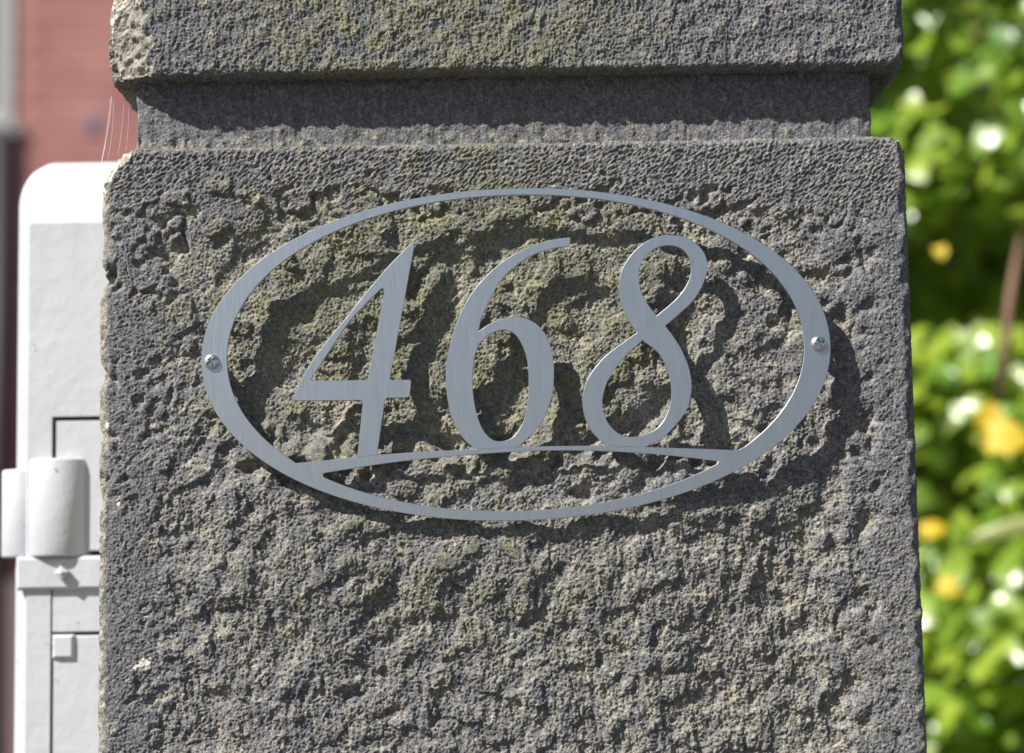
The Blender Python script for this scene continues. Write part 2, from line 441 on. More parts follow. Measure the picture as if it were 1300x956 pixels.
def shape_plain(U, V, a, b, R):
    n24 = samp(F24, U, V); n10 = samp(F10, U, V)
    return 0.0006 * n24 + 0.0004 * n10, 0.3 + 0.15 * n10, 0.1 * np.clip(n24, 0, 1), np.zeros_like(n24)

# ------------------------------------------------------------------ ground
g = MB(); g.add([(-300, -300, 0), (300, -300, 0), (300, 300, 0), (-300, 300, 0)], [(0, 1, 2, 3)])
gm = NT('ground_asphalt'); gv = gm.coord()
gm.base(gm.mix(gm.noise(3, 6, 0.6, gv), (0.045, 0.045, 0.046), (0.085, 0.083, 0.08))); gm.b.inputs['Roughness'].default_value = 0.9
gm.l(gm.bump(gm.noise(60, 4, 0.6, gv), 0.5, 0.004), gm.b.inputs['Normal'])
tag(g.build('ground', gm.m), kind='structure')

# ------------------------------------------------------------------ the stone gate pillar
pillar = tag(empty('gate_pillar', (SCX, SHX, 0)), 'dark weathered sandstone gate pillar with rough hewn face and moulded cap carrying the number sign', 'pillar')
Z_TOP = P(640, 181).z; Z_CAP = P(640, 88).z; Z_LOW = P(650, 960).z - 0.03
rows = rows_for(Z_LOW - 0.12, Z_TOP, STEP, coarse_below=P(650, 985).z, in_top=0.03)
c1 = P(150, 212)
sh = stone('shaft', pillar, SCX, SHX, 0.0, 2 * SHX, rows, STEP, shape_shaft, cuts=[
    ((-0.75, -0.35, 0.55), P(157, 205) + Vector((0, 0.003, 0)), 0.0014, 0.9),
    ((-0.85, -0.5, 0.12), P(136, 240) + Vector((0, 0.002, 0)), 0.0012, 0.25),
    ((-0.9, -0.5, 0.0), P(128, 400) + Vector((0, 0.0035, 0)), 0.0010, 0.05),
    ((0.8, -0.35, 0.5), P(1141, 186) + Vector((0, 0.003, 0)), 0.0012, 0.2),
    ((0.9, -0.5, 0.0), P(1156, 500) + Vector((0.0018, 0.001, 0)), 0.0006, 0.0)])
nL = P(173, 150, NECK_Y).x; nR = P(1107, 150, NECK_Y).x
zl = Z_TOP - 0.004
nrows = [(z, 0, 1, 0) for z in np.arange(zl, Z_CAP + 0.004, STEP)]
stone('neck', pillar, (nL + nR)/2, (nR - nL)/2, NECK_Y, 2*SHX - 2*NECK_Y, nrows, STEP, shape_neck, rc=0.0015)
kL = P(132, 40).x; kR = P(1148, 40).x
rows = rows_for(Z_CAP, Z_CAP + 0.16, STEP, coarse_above=P(650, -25).z, r_top=0.004, r_bot=0.002, in_top=0.16, in_bot=0.028)
rows = [(z + 0.28 * max(0, d - 0.004) if nz > 0.99 else z, d, nr, nz) for (z, d, nr, nz) in rows]
stone('capstone', pillar, (kL + kR)/2, (kR - kL)/2, 0.0, 2*SHX, rows, STEP, shape_cap, cuts=[
    ((-0.52, -0.85, -0.06), P(190, 60) + Vector((0, 0.0006, 0)), 0.0011, 0.10),
    ((-0.80, -0.30, -0.52), P(152, 88) + Vector((0, 0.004, 0)), 0.0022, 0.0),
    ((-0.7, -0.6, 0.2), P(158, 4) + Vector((0, 0.0075, 0)), 0.0012, 0.7),
    ((0.7, -0.5, -0.5), P(1140, 74) + Vector((0, 0.001, 0)), 0.0010, 0.0)], rc=0.004)
prow = [(z, 0, 1, 0) for z in np.linspace(0.30, Z_LOW - 0.12 - 0.0015, 130)]
low = stone('lower_block', pillar, SCX, SHX, -0.001, 2*SHX + 0.002, prow, 0.008, shape_plain)
prow = [(z, 0, 1, 0) for z in np.arange(-0.02, 0.294, 0.008)] + [(0.297, 0.006, 0.7, 0.7), (0.299, 0.02, 0, 1), (0.299, 0.05, 0, 1)]
plin = stone('plinth', pillar, SCX, SHX + 0.03, -0.03, 2*SHX + 0.06, prow, 0.008, shape_plain)

# ------------------------------------------------------------------ the number sign: outlines measured in the photograph
YF, YB, BEV = -0.0118, -0.0100, 0.00022
def xz(px, py):
    p = P(px, py, YF); return (p.x, p.z)

def spline(pts, step=3.0):
    """closed outline; 'c' marks a corner, 'j' a corner that starts a welded joint. Returns points and per-edge joint flags"""
    n = len(pts); fl = [p[2] if len(p) > 2 else '' for p in pts]; q = [np.array(p[:2], float) for p in pts]
    out, jf = [], []
    for i in range(n):
        p1, p2 = q[i], q[(i+1) % n]
        if fl[i] == 'j': out.append(p1); jf.append(True); continue
        p0 = q[i-1] if not fl[i] else 2*p1 - p2
        p3 = q[(i+2) % n] if not fl[(i+1) % n] else 2*p2 - p1
        if fl[i] == 's' : p0 = 2*p1 - p2
        if fl[i] in ('c',) and fl[(i+1) % n] in ('c', 'j'):
            out.append(p1); jf.append(False); continue
        m = max(2, int(np.linalg.norm(p2 - p1) / step))
        def knot(t, a, b): return t + max(np.linalg.norm(b - a), 1e-6) ** 0.5
        t0 = 0; t1 = knot(t0, p0, p1); t2 = knot(t1, p1, p2); t3 = knot(t2, p2, p3)
        for k in range(m):
            t = t1 + (t2 - t1) * k / m
            A1 = (t1-t)/(t1-t0)*p0 + (t-t0)/(t1-t0)*p1; A2 = (t2-t)/(t2-t1)*p1 + (t-t1)/(t2-t1)*p2; A3 = (t3-t)/(t3-t2)*p2 + (t-t2)/(t3-t2)*p3
            B1 = (t2-t)/(t2-t0)*A1 + (t-t0)/(t2-t0)*A2; B2 = (t3-t)/(t3-t1)*A2 + (t-t1)/(t3-t1)*A3
            out.append((t2-t)/(t2-t1)*B1 + (t-t1)/(t2-t1)*B2); jf.append(False)
    return out, jf

def plate(name, loops, parent):
    "cut sheet: first loop outer, the rest holes; each loop (pixel points, joint flags)"
    V, Fc, front = [], [], []
    for li, (pts, jf) in enumerate(loops):
        p = [np.array(xz(*a)) for a in pts]; n = len(p); jf = list(jf)
        area = sum(p[i][0]*p[(i+1)%n][1] - p[(i+1)%n][0]*p[i][1] for i in range(n))
        if (area > 0) != (li == 0):
            p = p[::-1]; jf = [jf[(n - 2 - i) % n] for i in range(n)]
        ins = []
        for i in range(n):
            e1 = p[i] - p[i-1]; e2 = p[(i+1) % n] - p[i]; e1 /= np.linalg.norm(e1); e2 /= np.linalg.norm(e2)
            n1 = np.array((-e1[1], e1[0])); n2 = np.array((-e2[1], e2[0]))
            d1 = 0.0 if jf[i-1] else BEV; d2 = 0.0 if jf[i] else BEV
            det = n1[0]*n2[1] - n1[1]*n2[0]
            if abs(det) < 0.05: ins.append(p[i] + (n1*d1 + n2*d2) / 2)
            else:
                o = np.array(((d1*n2[1] - d2*n1[1]) / det, (n1[0]*d2 - n2[0]*d1) / det))
                l = np.linalg.norm(o)
                if l > 2.5*BEV: o *= 2.5*BEV / l
                ins.append(p[i] + o)
        k = len(V)
        V += [(q[0], YF, q[1]) for q in ins] + [(q[0], YF + BEV, q[1]) for q in p] + [(q[0], YB, q[1]) for q in p]
        for i in range(n):
            j = (i + 1) % n
            if jf[i]: continue
            Fc.append((k+j, k+i, k+n+i, k+n+j)); Fc.append((k+n+j, k+n+i, k+2*n+i, k+2*n+j))
        front.append((k, n))
    idx = [k + i for (k, n) in front for i in range(n)]; idb = [k + 2*n + i for (k, n) in front for i in range(n)]
    for ids, sgn in ((idx, 1), (idb, -1)):
        c = 0; lps = []
        for (k, n) in front: lps.append([Vector((V[ids[c+i]][0], V[ids[c+i]][2], 0)) for i in range(n)]); c += n
        for t in tessellate_polygon(lps):
            A, B, D = (V[ids[i]] for i in t)
            ar = (B[0]-A[0])*(D[2]-A[2]) - (D[0]-A[0])*(B[2]-A[2])
            if abs(ar) < 1e-14: continue
            tr = t if (ar > 0) == (sgn > 0) else t[::-1]
            Fc.append(tuple(ids[i] for i in tr))
    return link(name, mesh(name, V, Fc), STEEL, parent)

sign_c = P(655, 450, YF)
sign = tag(empty('house_number_sign', sign_c), 'oval brushed steel house number sign with cut out digits 468 screwed to the stone pillar', 'house number')
TL = 0.0299
def ell(cx, cy, a, b, t):
    x, y = a*math.cos(t), b*math.sin(t)
    return (cx + x*math.cos(-TL) - y*math.sin(-TL), cy + x*math.sin(-TL) + y*math.cos(-TL))
def ang(cx, cy, a, b, px, py):
    dx, dy = px - cx, py - cy; x = dx*math.cos(-TL) + dy*math.sin(-TL); y = -dx*math.sin(-TL) + dy*math.cos(-TL)
    return math.atan2(y/b, x/a)
def se(cx, cy, a, b, t):
    # slightly full oval, as the sign is
    c, s = math.cos(t), math.sin(t); k = (abs(c)**2.06 + abs(s)**2.06) ** (-1/2.06)
    return ell(cx, cy, a*k, b*k, t)
outer = [se(655, 450, 399.5, 211, 2*math.pi*i/260) for i in range(260)]
IN = (654.5, 448, 366.5, 200.5)
def arc(p, q, n, long=True):
    a0, a1 = ang(*IN, *p), ang(*IN, *q)
    while a1 > a0: a1 -= 2*math.pi
    return [se(*IN, a0 + (a1 - a0)*i/n) for i in range(1, n)]
J4 = ((453.6, 579.8), (478.7, 577.6)); J6 = ((604, 570.4), (657.6, 567.8)); J8 = ((771, 566.0), (820, 567.4))
top_edge, tf = spline([(376, 588, 'c'), (415, 584.2), (*J4[0], 'j'), (*J4[1], 'c'), (520, 574.4), (562, 572.3), (*J6[0], 'j'), (*J6[1], 'c'), (690, 566.6), (735, 565.9),
                       (*J8[0], 'j'), (*J8[1], 'c'), (878, 569.3), (937, 571.4, 'c')][:14])
top_edge = top_edge; 
# drop the closing segment back to the start
cut = max(i for i, p in enumerate(top_edge) if np.linalg.norm(p - np.array((937, 571.4))) < 0.01) + 1
top_edge, tf = top_edge[:cut], tf[:cut]
a1 = arc((937, 571.4), (376, 588), 150)
hole1 = ([tuple(p) for p in top_edge] + a1, tf[:-1] + [False] + [False]*len(a1))
bot, _ = spline([(912, 585.4, 'c'), (860, 579.2), (800, 574.4), (740, 572.0), (690, 572.3), (640, 574.4), (560, 580.6), (491, 588.2), (410, 601, 'c')])
cut = max(i for i, p in enumerate(bot) if np.linalg.norm(p - np.array((410, 601))) < 0.01) + 1
bot = [tuple(p) for p in bot[:cut]]
a2i, a2e = ang(*IN, 410, 601), ang(*IN, 912, 585.4)
a2 = [se(*IN, a2i + (a2e - a2i)*i/90) for i in range(1, 90)]
hole2 = (bot + a2, [False]*(len(bot) + len(a2)))
plate('oval_frame', [(outer, [False]*260), hole1, hole2], sign)

four_o = spline([(*J4[1], 'j'), (*J4[0], 'c'), (460.4, 511, 'c'), (458.5, 508.2, 'c'), (378, 508.9, 'c'), (373.6, 508.2), (371.6, 505.6), (372.4, 502.5, 'c'),
                 (390.8, 467), (416, 431.5), (443, 399.3), (466, 370), (493, 338), (519, 311.5, 'c'), (522.4, 308.8), (525.2, 309.4), (525.8, 312.6, 'c'),
                 (495.2, 480.5, 'c'), (498.5, 482.6, 'c'), (519.5, 482.0, 'c'), (522.2, 483.6, 'c'), (520.0, 503.6, 'c'), (517.4, 504.6, 'c'), (491.2, 505.3, 'c'), (488.6, 508, 'c')])
four_h = spline([(487.8, 370, 'c'), (486.4, 366.4), (483.4, 366.6, 'c'), (462, 388), (441.7, 411), (418, 446), (397.7, 477, 'c'), (395.4, 481.5), (397.4, 483.6, 'c'), (466.7, 482.3, 'c')])
o4 = plate('digit', [four_o, four_h], sign); o4['label'] = 'steel digit 4'
six_o = spline([(*J6[1], 'j'), (*J6[0], 'c'), (590, 558.5), (577.7, 540.7), (568.2, 508), (565.9, 485), (566.6, 462), (575.4, 421.5), (593.5, 380.5), (612, 356), (636.4, 333.5), (670, 314.3), (702.8, 303.9), (722.6, 301.2, 'c'), (724.4, 302.4, 'c'),
                (723.4, 312.6, 'c'), (697.8, 316.4), (675, 324.5), (655, 337.5), (636.4, 355.6), (618.8, 387), (611.4, 404), (607.4, 420.6, 'c'), (623, 410.6), (640.5, 404), (652, 402.2), (665, 403.4), (681.5, 411.4), (695, 429), (702.4, 455.3), (703.2, 480.4), (699.5, 508), (688, 535.7), (675, 551.8)])
six_h = spline([(640.5, 418.8), (631, 420.4), (619, 426), (607.8, 437, 'c'), (602.2, 455), (600, 488), (604, 520.6), (613, 545.2), (624.4, 557.6), (635.5, 560.2), (650, 555.6), (663, 538), (669.6, 510.6), (671.2, 485.4), (669.2, 458), (662.6, 437.5), (652.6, 423.6)])
o6 = plate('digit', [six_o, six_h], sign); o6['label'] = 'steel digit 6'
eight_o = spline([(*J8[1], 'j'), (*J8[0], 'c'), (753.6, 550.8), (743.5, 533), (739.4, 511), (741.2, 495), (748, 477.5), (768, 452.6), (790.8, 435), (808.2, 422.6, 'c'), (798.3, 407.6), (789.5, 387.5), (785.6, 363), (790.6, 340), (805.6, 318.6), (825, 304), (846, 298.2), (862, 299.5), (878.9, 305.6), (893.4, 319.6), (898.4, 338), (893.8, 358.2), (881.2, 380.2), (863, 398),
                  (844.8, 413.6, 'c'), (856, 428.5), (866.4, 446), (875.6, 470.4), (878, 493), (872.9, 518), (857.8, 540), (838, 558.6)])
eight_h1 = spline([(833.5, 401, 'c'), (815.9, 375.3), (811, 355.4), (812.2, 340), (819.9, 325.4), (833, 315), (848.5, 311.4), (863.4, 314.8), (873.8, 325.4), (877.5, 340.3), (873.6, 358), (860.4, 377.4)])
eight_h2 = spline([(815.9, 432, 'c'), (793.3, 453.2), (774.6, 478), (766, 500.5), (765, 516), (771.4, 535.7), (786, 550.4), (802, 554.6), (819.5, 551.6), (837.7, 540.4), (848.8, 520.6), (852.4, 500.5), (849, 475.4), (837.6, 450.6)])
o8 = plate('digit', [eight_o, eight_h1, eight_h2], sign); o8['label'] = 'steel digit 8'

def screw(px, py, rot):
    c = P(px, py, YF); R, nseg = 0.0039, 48
    rad = [0, 0.10, 0.2, 0.3, 0.34, 0.40, 0.47, 0.63, 0.67, 0.82, 0.9, 0.96, 1.0]
    v, f = [], []
    for i, q in enumerate(rad):
        for k in range(nseg):
            t = 2*math.pi*k/nseg; h = 0.0019 * (1 - q**4.5) ** 0.55
            x, z = q*R*math.cos(t), q*R*math.sin(t)
            cr = min(abs(math.sin(t)), abs(math.cos(t))) * q
            if (cr < 0.19 and q < 0.65) or q < 0.32: h -= 0.0021
            xr = x*math.cos(rot) - z*math.sin(rot); zr = x*math.sin(rot) + z*math.cos(rot)
            v.append((c.x + xr, YF - 0.0001 - h, c.z + zr))
    for k in range(nseg): v.append((v[12*nseg + k][0], YF + 0.001, v[12*nseg + k][2]))
    for i in range(len(rad)):
        for k in range(nseg):
            k2 = (k+1) % nseg; f.append((i*nseg+k, i*nseg+k2, (i+1)*nseg+k2, (i+1)*nseg+k))
    me = mesh('screw', v, f, False); me.materials.append(SCREW); me.materials.append(RECESS_SHADE)
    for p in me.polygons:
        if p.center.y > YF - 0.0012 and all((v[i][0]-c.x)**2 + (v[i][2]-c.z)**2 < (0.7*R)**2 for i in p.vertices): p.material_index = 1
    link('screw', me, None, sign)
    s = MB(); s.tube([(c.x, YB, c.z), (c.x, 0.004, c.z)], 0.0032, 20); s.build('spacer', STEEL, sign)
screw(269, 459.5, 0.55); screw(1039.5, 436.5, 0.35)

# ------------------------------------------------------------------ white gate post with its hinge
GY = 0.165
gl = P(27, 500, GY + 0.034).x; gr = P(120, 500, GY).x + 0.022
post = tag(empty('gate_post', ((gl + gr)/2, GY + 0.03, 0)), 'white painted gate post with rounded shoulder and barrel hinge left of the pillar', 'gate post')
zt = P(80, 205, GY + 0.03).z; zf = P(80, 283, GY).z
def outline(xl, ztop, rad, low):
    pts = [(gr, low), (gr, ztop)]
    for k in range(13):
        q = math.pi/2 + k/12*math.pi/2
        pts.append((xl + rad[0] + rad[0]*math.cos(q), ztop - rad[1] + rad[1]*math.sin(q)))
    pts.append((xl, low)); return pts
A = outline(P(36, 500, GY).x, zf, (0.001, 0.001), 0.0)                           # front face
Bq = outline(gl - 0.0004, zt - 0.0045, (0.017, 0.026), 0.0)                # rim in front
B2 = outline(gl, zt, (0.020, 0.029), 0.0)                                     # full outline, behind the rounding
nA = P(66, 530, GY).x; nz = P(66, 529, GY).z
# the face is cut away round the hinge plate: a notch at the right, from nz down
def face_with_notch(o): return [(nA, 0.0), (nA, nz), (gr, nz)] + o[1:]
v = []; f = []
fn = face_with_notch(A)
k0 = 0; v += [(x, GY, z) for x, z in fn]; f.append(tuple(range(len(fn)))[::1])
k1 = len(v); v += [(x, GY, z) for x, z in A]
k2 = len(v); v += [(x, GY + 0.026, z) for x, z in Bq]
k3 = len(v); v += [(x, GY + 0.034, z) for x, z in B2]
k4 = len(v); v += [(x, GY + 0.075, z) for x, z in B2]
n = len(A)
for (p, q) in ((k2, k3), (k3, k4)):
    for i in range(1, n-1): f.append((p+i, p+i+1, q+i+1, q+i))
# rounded shoulder from the face to the rim: straight bevel at the side, slope on top
for i in range(1, n-1): f.append((k1+i, k1+i+1, k2+i+1, k2+i))
f.append(tuple(range(k4, k4+n))[::-1])
# notch walls and floor
ND = 0.022
b0 = len(v); v += [(nA, GY, 0), (nA, GY, nz), (gr, GY, nz), (nA, GY+ND, 0), (nA, GY+ND, nz), (gr, GY+ND, nz), (gr, GY+ND, 0)]
f += [(b0, b0+3, b0+4, b0+1), (b0+1, b0+4, b0+5, b0+2), (b0+3, b0+6, b0+5, b0+4)]
f.append((k1+1, k2+1, k2, k1)); f.append((k2+1, k3+1, k3, k2)); f.append((k3+1, k4+1, k4, k3))
link('post_body', mesh('post_body', v, f), WHITE, post)
gap = 0.0016
zs0 = P(66, 748, GY).z; zs1 = P(66, 803, GY).z
pl = MB(); pl.box((nA + 0.0022, GY + 0.0012, P(66, 700, GY).z), (gr, GY + 0.0055, nz - 0.0024), 0.0006); pl.build('hinge_plate', WHITE, post)
pl = MB(); pl.box((nA + gap*0.5, GY + 0.0005, zs1), (gr, GY + 0.0055, zs0 + 0.001), 0.0006); pl.build('hinge_plate', WHITE, post)
# lower worn block below the plate
lb = MB(); q0 = P(60, 806, GY).z
lb.box((nA + 0.0012, GY - 0.0012, q0 - 0.014), (nA + 0.014, GY + 0.0010, q0), 0.0016); 
lb.build('bolt_block', WHITE, post)
lb = MB(); lb.box((nA + 0.0007, GY + 0.0012, q0 - 0.30), (gr, GY + 0.0065, q0 - 0.0005), 0.001); lb.build('hinge_plate', WHITE, post)
def cyl(name, px0, px1, py0, py1, Yc, bev=0.0012, n=56, mat=WHITE):
    xa = P(px0, (py0+py1)/2, Yc).x; xb = P(px1, (py0+py1)/2, Yc).x; cx, R = (xa+xb)/2, (xb-xa)/2
    z1 = P((px0+px1)/2, py0, Yc).z; z0 = P((px0+px1)/2, py1, Yc).z
    prof = [(0, z0), (R-bev, z0), (R-0.3*bev, z0+0.3*bev), (R, z0+bev), (R, z1-bev), (R-0.3*bev, z1-0.3*bev), (R-bev, z1), (0.0, z1)]
    v, f = [], []
    for (r, z) in prof:
        for k in range(n): v.append((cx + r*math.cos(2*math.pi*k/n), Yc + r*math.sin(2*math.pi*k/n), z))
    for i in range(len(prof)-1):
        for k in range(n): f.append((i*n+k, i*n+(k+1)%n, (i+1)*n+(k+1)%n, (i+1)*n+k))
    me = mesh(name, v, f); me.polygons.foreach_set('use_smooth', [2 <= p.index // n <= 4 for p in me.polygons])
    return link(name, me, mat, post)
cyl('hinge_barrel', 35, 119, 584, 707, GY + 0.0115)
cyl('hinge_barrel', 3, 62, 597, 708, GY + 0.016)
st = MB(); a0 = P(20, 707, GY - 0.0030); a1 = P(122, 748, GY - 0.0030)
st.box((a0.x, GY - 0.0030, a1.z), (gr, GY + 0.02, a0.z), 0.0018); st.build('hinge_strap', WHITE, post)
bo = MB(); bc = P(80, 727, GY - 0.0030); s_ = 0.0042
vv = [(bc.x + s_*math.cos(q), GY - 0.0030 - d, bc.z + s_*math.sin(q)) for d, sc in ((-0.001, 1), (0.004, 1)) for q in [math.pi*k/2 + 0.15 for k in range(4)]]
vv.append((bc.x, GY - 0.0085, bc.z))
bo.add(vv, [(0,1,5,4),(1,2,6,5),(2,3,7,6),(3,0,4,7),(4,5,8),(5,6,8),(6,7,8),(7,4,8)]); bo.build('bolt', BOLT, post)

# ------------------------------------------------------------------ cobweb between cap and shaft
web = MB()
yw = 0.012
for (x0, y0, x1, y1, sag, rr) in ((142, 122, 129, 206, 1.5, 0.00014), (144, 126, 137, 203, 2, 0.00006), (157, 133, 150, 196, 1, 0.00006), (140, 124, 122, 240, 2, 0.00005), (163, 138, 160, 190, 1, 0.00005)):
    web.tube([P(x0 + (x1-x0)*t + sag*math.sin(math.pi*t), y0 + (y1-y0)*t, yw) for t in np.linspace(0, 1, 9)], rr, 5)
SILK = m_plain('spider_silk', (0.85, 0.85, 0.88), 0.4, 0.02)
tag(web.build('cobweb', SILK), 'faint cobweb strands hanging between the cap and the left shoulder of the pillar', 'cobweb')

# ------------------------------------------------------------------ brick house across the way
HY = 11.0
house = tag(empty('brick_house', (-2.0, HY, 0)), 'red brick house wall with pale window far behind the white gate post', 'house')
hx0, hx1, hz1 = -8.0, 1.4, 7.5
MORT = m_plain('mortar', (0.42, 0.22, 0.20), 0.9, 0.1, 20)
bk = NT('red_brick'); bv = bk.coord(); ba = bk.n('Attribute', attribute_name='tint')
cb = bk.ramp(ba.outputs['Fac'], [(0.0, (0.37, 0.165, 0.15)), (0.5, (0.41, 0.19, 0.17)), (1.0, (0.45, 0.215, 0.195))])
big = bk.noise(2.2, 3, 0.6, bv)
cb = bk.mix(bk.math('MULTIPLY', bk.ramp(big, [(0.35, (0,)*3), (0.65, (1,)*3)]), 0.85), cb, (0.30, 0.115, 0.105))
bk.base(cb); bk.b.inputs['Roughness'].default_value = 0.85
wx1 = P(17, 70, HY).x; wz0 = P(10, 158, HY).z               # pale window, right edge and sill
dz1 = P(10, 172, HY).z; dz0 = P(10, 330, HY).z; dx1 = P(9, 230, HY).x
holes = [(wx1 - 1.1, wx1, wz0, wz0 + 1.5), (dx1 - 1.1, dx1, dz0, dz1)]
w = MB(); w.box((hx0, HY + 0.006, 0), (hx1, HY + 4, hz1)); w.build('wall', MORT, house)
V, Fq, tint = [], [], []
z = 0.0; rowi = 0
while z < hz1:
    x = hx0 - (0.11 if rowi % 2 else 0)
    while x < hx1:
        xa, xb, za, zb_ = max(x, hx0), min(x + 0.215, hx1), z, z + 0.065
        if xb - xa > 0.03 and not any(xb > h_[0] and xa < h_[1] and zb_ > h_[2] and za < h_[3] for h_ in holes):
            k = len(V); o_ = HY + random.uniform(-0.002, 0.002)
            V += [(xa, o_, za), (xb, o_, za), (xb, o_, zb_), (xa, o_, zb_), (xa, HY+0.032, za), (xb, HY+0.032, za), (xb, HY+0.032, zb_), (xa, HY+0.032, zb_)]
            Fq += [(k, k+1, k+2, k+3), (k+1, k, k+4, k+5), (k+2, k+1, k+5, k+6), (k+3, k+2, k+6, k+7), (k, k+3, k+7, k+4)]
            tint += [random.random()] * 8
        x += 0.225
    z += 0.075; rowi += 1
bm_ = mesh('brickwork', V, Fq); ta = bm_.attributes.new('tint', 'FLOAT', 'POINT'); ta.data.foreach_set('value', tint)
o = link('brickwork', bm_, bk.m, house); o['kind'] = 'stuff'
FRAME = m_plain('pale_window_paint', (0.40, 0.39, 0.37), 0.5, 0.06)
NAVY = m_plain('navy_paint', (0.020, 0.026, 0.060), 0.5, 0.1)
GLASS = m_plain('dark_window_glass', (0.03, 0.035, 0.045), 0.06, 0.1)
SILL = m_plain('grey_stone_sill', (0.30, 0.29, 0.28), 0.85, 0.15, 20)
def window(h_, fr, mat, proud):
    x0, x1, z0, z1 = h_
    m = MB(); yy = HY - proud
    m.box((x0, yy, z0), (x0+fr, HY+0.03, z1)); m.box((x1-fr, yy, z0), (x1, HY+0.03, z1))
    m.box((x0+fr, yy, z1-fr), (x1-fr, HY+0.03, z1)); m.box((x0+fr, yy, z0), (x1-fr, HY+0.03, z0+fr))
    m.box(((x0+x1)/2-0.02, yy+0.003, z0+fr), ((x0+x1)/2+0.02, HY+0.03, z1-fr))
    fo = m.build('window', mat, house)
    p = MB(); p.box((x0+fr, HY+0.001, z0+fr), (x1-fr, HY+0.005, z1-fr)); p.build('pane', GLASS, fo)
window(holes[0], 0.10, FRAME, 0.02); window(holes[1], 0.09, NAVY, 0.012)
s = MB(); s.box((wx1 - 1.16, HY - 0.05, wz0 - 0.07), (wx1 + 0.05, HY + 0.03, wz0 - 0.003)); s.build('sill', SILL, house)
dp = MB(); q = P(1, 300, HY); dp.tube([(q.x, HY - 0.06, 0.02), (q.x, HY - 0.06, P(1, 165, HY).z)], 0.045, 12); dp.build('drainpipe', m_plain('dark_iron', (0.05, 0.048, 0.055), 0.6), house, True)
vb = MB(); c = P(117, 158, HY); vb.box((c.x - 0.033, HY - 0.012, c.z - 0.05), (c.x + 0.033, HY + 0.01, c.z + 0.05), 0.004)
for k in range(4): vb.box((c.x - 0.028, HY - 0.018, c.z - 0.04 + k*0.022), (c.x + 0.028, HY - 0.0125, c.z - 0.03 + k*0.022))
vb.build('air_vent', m_plain('blue_grey_vent', (0.24, 0.26, 0.36), 0.6), house)
pb = MB(); pb.box((hx0, HY - 0.06, 0), (hx1, HY - 0.004, 1.42)); pb.build('wall_base', m_plain('brown_render', (0.19, 0.135, 0.125), 0.9, 0.2, 2), house)
rf = MB(); rf.add([(hx0-0.3, HY-0.4, hz1), (hx1+0.3, HY-0.4, hz1), (hx1+0.3, HY+2, hz1+1.6), (hx0-0.3, HY+2, hz1+1.6), (hx1+0.3, HY+4.4, hz1), (hx0-0.3, HY+4.4, hz1)],
               [(0,1,2,3), (3,2,4,5), (0,3,5), (1,4,2), (0,5,4,1)]); rf.build('roof', m_plain('slate', (0.10, 0.10, 0.11), 0.7), house)

# ------------------------------------------------------------------ ivy bush right of the pillar
def leaf_mesh(name, seed):
    r = random.Random(seed); half = [(0.0, 0.0), (-0.06, 0.30), (0.10, 0.46), (0.34, 0.36), (0.52, 0.42), (0.74, 0.24), (1.0, 0.0)]
    v, f = [], []
    for (x, y) in half: v.append((x - 0.3, 0, 0.10*math.sin(x*2.6) - 0.10*x*x))
    for sgn in (1, -1):
        k = len(v)
        for (x, y) in half[1:-1]:
            y *= r.uniform(0.88, 1.12); v.append((x - 0.3, sgn*y, 0.10*math.sin(x*2.6) - 0.10*x*x + 0.22*y - 0.25*y*y + r.uniform(-0.02, 0.02)))
        for i in range(5):
            a_, b_ = k + i, k + i + 1
            if i < 4:
                q = (i+1, i+2, b_, a_) if sgn < 0 else (a_, b_, i+2, i+1)
                f.append(q)
        f.append((0, 1, k) if sgn < 0 else (k, 1, 0)); f.append((5, 6, k+4) if sgn < 0 else (k+4, 6, 5))
    k = len(v); v += [(-0.3, 0.012, 0), (-0.3, -0.012, 0), (-0.75, 0.0, -0.12)]; f.append((k, k+1, k+2))
    me = mesh(name, v, f, True); return me
LM = [leaf_mesh('leaf', k) for k in range(5)]
for m in LM: m.materials.append(LEAF)
YM = [leaf_mesh('yellow_leaf', 40 + k) for k in range(2)]
for m in YM: m.materials.append(YELLOW)
bush = tag(empty('ivy_bush', (0.75, 2.0, 0)), 'sunlit glossy green ivy bush with a few yellow leaves right of the pillar', 'bush')
def orient(lit=True):
    n = Vector((random.gauss(-0.5, 0.45), random.gauss(-0.75, 0.4), random.gauss(0.62, 0.42))).normalized()
    t = Vector((random.gauss(0, 0.5), random.gauss(0, 0.5), random.gauss(-0.7, 0.5))); t = (t - n*t.dot(n)).normalized()
    return Matrix((t, n.cross(t), n)).transposed().to_4x4()
def depth_of(x, z):
    "front of the bush: bulges, and a hollow between 1.75 m and 2.0 m up"
    y = 1.86 - 0.45*(x - 0.3) + 0.08*math.sin(5*x + 3*z) + 0.07*math.sin(11*z - 4*x)
    y += 0.45*math.exp(-((z - 1.80)/0.10)**2) * (1 / (1 + math.exp(-(x - 0.54)/0.03)))
    return y
parts, rest = [], []
cands = []
for i in range(24000):
    x = random.uniform(0.22, 1.7); z = random.uniform(0.05, 2.75)
    y = depth_of(x, z) + abs(random.gauss(0, 0.11)) + (0 if random.random() < 0.5 else random.uniform(0.1, 1.0))
    if z > 2.45 + 0.2*math.sin(6*x): continue
    cands.append((x, y, z, random.uniform(0.032, 0.062)))
for i in range(6000):
    z = random.uniform(0.05, 2.7); cands.append((random.uniform(0.3, 2.0), random.uniform(2.3, 3.1), z, random.uniform(0.07, 0.11)))
vis = []
for c in cands:
    px, py = proj(c[:3])
    if 1118 < px < 1325 and -30 < py < 985 and c[1] < depth_of(c[0], c[2]) + 0.42: vis.append(c)
    else: rest.append(c)
vis.sort(key=lambda c: c[1]); rest += vis[285:]; vis = vis[:285]
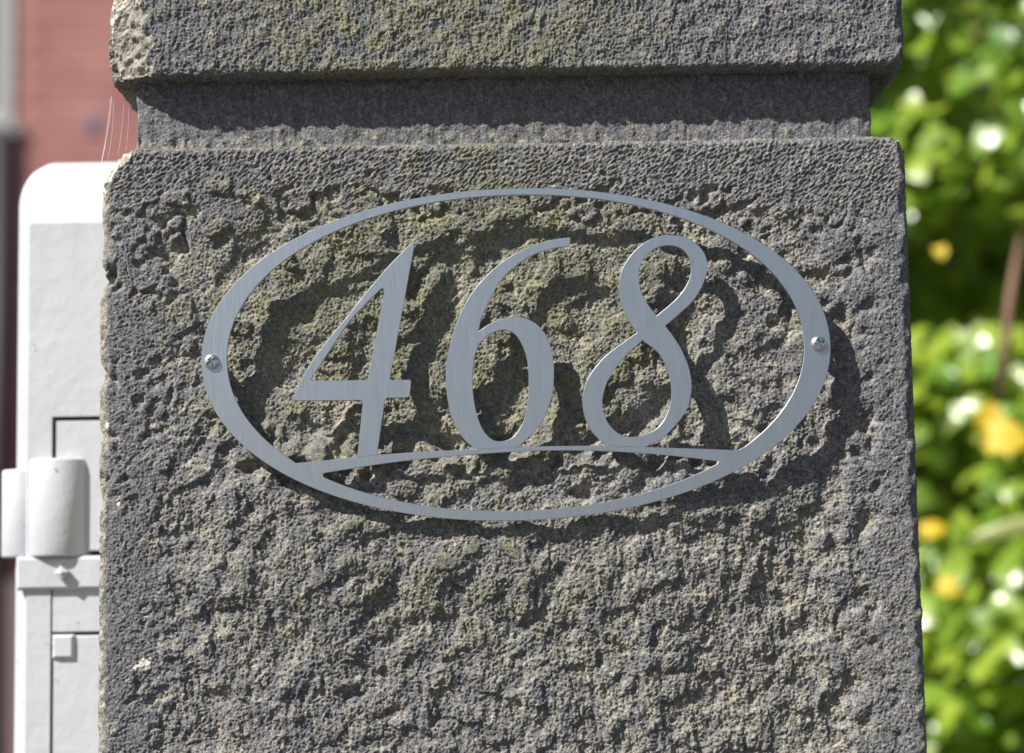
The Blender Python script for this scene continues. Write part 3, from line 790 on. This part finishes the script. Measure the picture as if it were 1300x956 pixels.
for (x, y, z, s_) in vis:
    o = link('leaf', random.choice(LM), None, bush)
    o.matrix_basis = Matrix.Translation((x, y, z)) @ orient() @ Matrix.Diagonal((s_, s_, s_, 1))
# the rest of the foliage, past what can be told apart
V, Fq, tint = [], [], []
src = [([v.co.copy() for v in m.vertices], [tuple(p.vertices) for p in m.polygons]) for m in LM]
for (x, y, z, s_) in rest:
    M = Matrix.Translation((x, y, z)) @ orient() @ Matrix.Diagonal((s_, s_, s_, 1)); vs, fs = random.choice(src); k = len(V)
    V += [tuple(M @ q) for q in vs]; Fq += [tuple(i + k for i in q) for q in fs]; tint += [random.random()] * len(vs)
me = mesh('foliage', V, Fq, True); ta = me.attributes.new('tint', 'FLOAT', 'POINT'); ta.data.foreach_set('value', tint)
o = link('foliage', me, LEAF, bush); o['kind'] = 'stuff'
def put(name, me, px, py, Y, s_, n, t, label=None):
    n = Vector(n).normalized(); t = Vector(t); t = (t - n*t.dot(n)).normalized()
    o = link(name, me, None, bush)
    o.matrix_basis = Matrix.Translation(P(px, py, Y)) @ Matrix((t, n.cross(t), n)).transposed().to_4x4() @ Matrix.Diagonal((s_, s_, s_, 1))
    if label: o['label'] = label
put('leaf', YM[0], 1270, 556, 1.58, 0.060, (-0.3, -1, 0.4), (0.9, 0, -0.25), 'yellow leaf')
put('leaf', YM[1], 1254, 534, 1.60, 0.040, (-0.2, -1, 0.1), (0.3, 0, 1), 'yellow leaf')
put('leaf', YM[0], 1200, 744, 1.62, 0.032, (-0.3, -1, 0.4), (0.7, 0, -0.5), 'yellow leaf')
put('leaf', YM[1], 1194, 318, 1.66, 0.022, (-0.3, -1, 0.5), (0.2, 0, -1), 'yellow leaf')
put('leaf', YM[1], 1180, 674, 1.64, 0.036, (-0.2, -1, 0.9), (0.9, 0, 0.2), 'yellow leaf')
bl = MB(); pts = [P(1232, 686, 1.60), P(1255, 680, 1.59), P(1282, 672, 1.585), P(1330, 658, 1.58)]
wv = [0.004, 0.011, 0.013, 0.012]; vv = []
for p, q in zip(pts, wv): vv += [p + Vector((0, 0.004, -q)), p + Vector((0, -0.004, 0)), p + Vector((0, 0.004, q))]
ff = []
for i in range(3): ff += [(3*i, 3*i+3, 3*i+4, 3*i+1), (3*i+1, 3*i+4, 3*i+5, 3*i+2)]
bl.add(vv, ff); o = bl.build('leaf_blade', PALE, bush, True); o['label'] = 'long pale leaf blade'
tw = MB(); tw.tube([P(1268, 505, 1.66), P(1277, 440, 1.65), P(1281, 390, 1.64), P(1288, 345, 1.68), P(1296, 300, 1.80)], [0.005, 0.006, 0.0065, 0.006, 0.004], 8); tw.build('stem', TWIG, bush, True)
for k in range(7):
    tw = MB(); x = 0.35 + 0.17*k; tw.tube([(x, 2.1, 0), (x + random.uniform(-.1, .1), 2.15, 0.8), (x + random.uniform(-.2, .2), 2.1, 1.6), (x + random.uniform(-.2, .2), 2.15, 2.3)], [0.022, 0.018, 0.012, 0.006], 7); tw.build('stem', TWIG, bush, True)
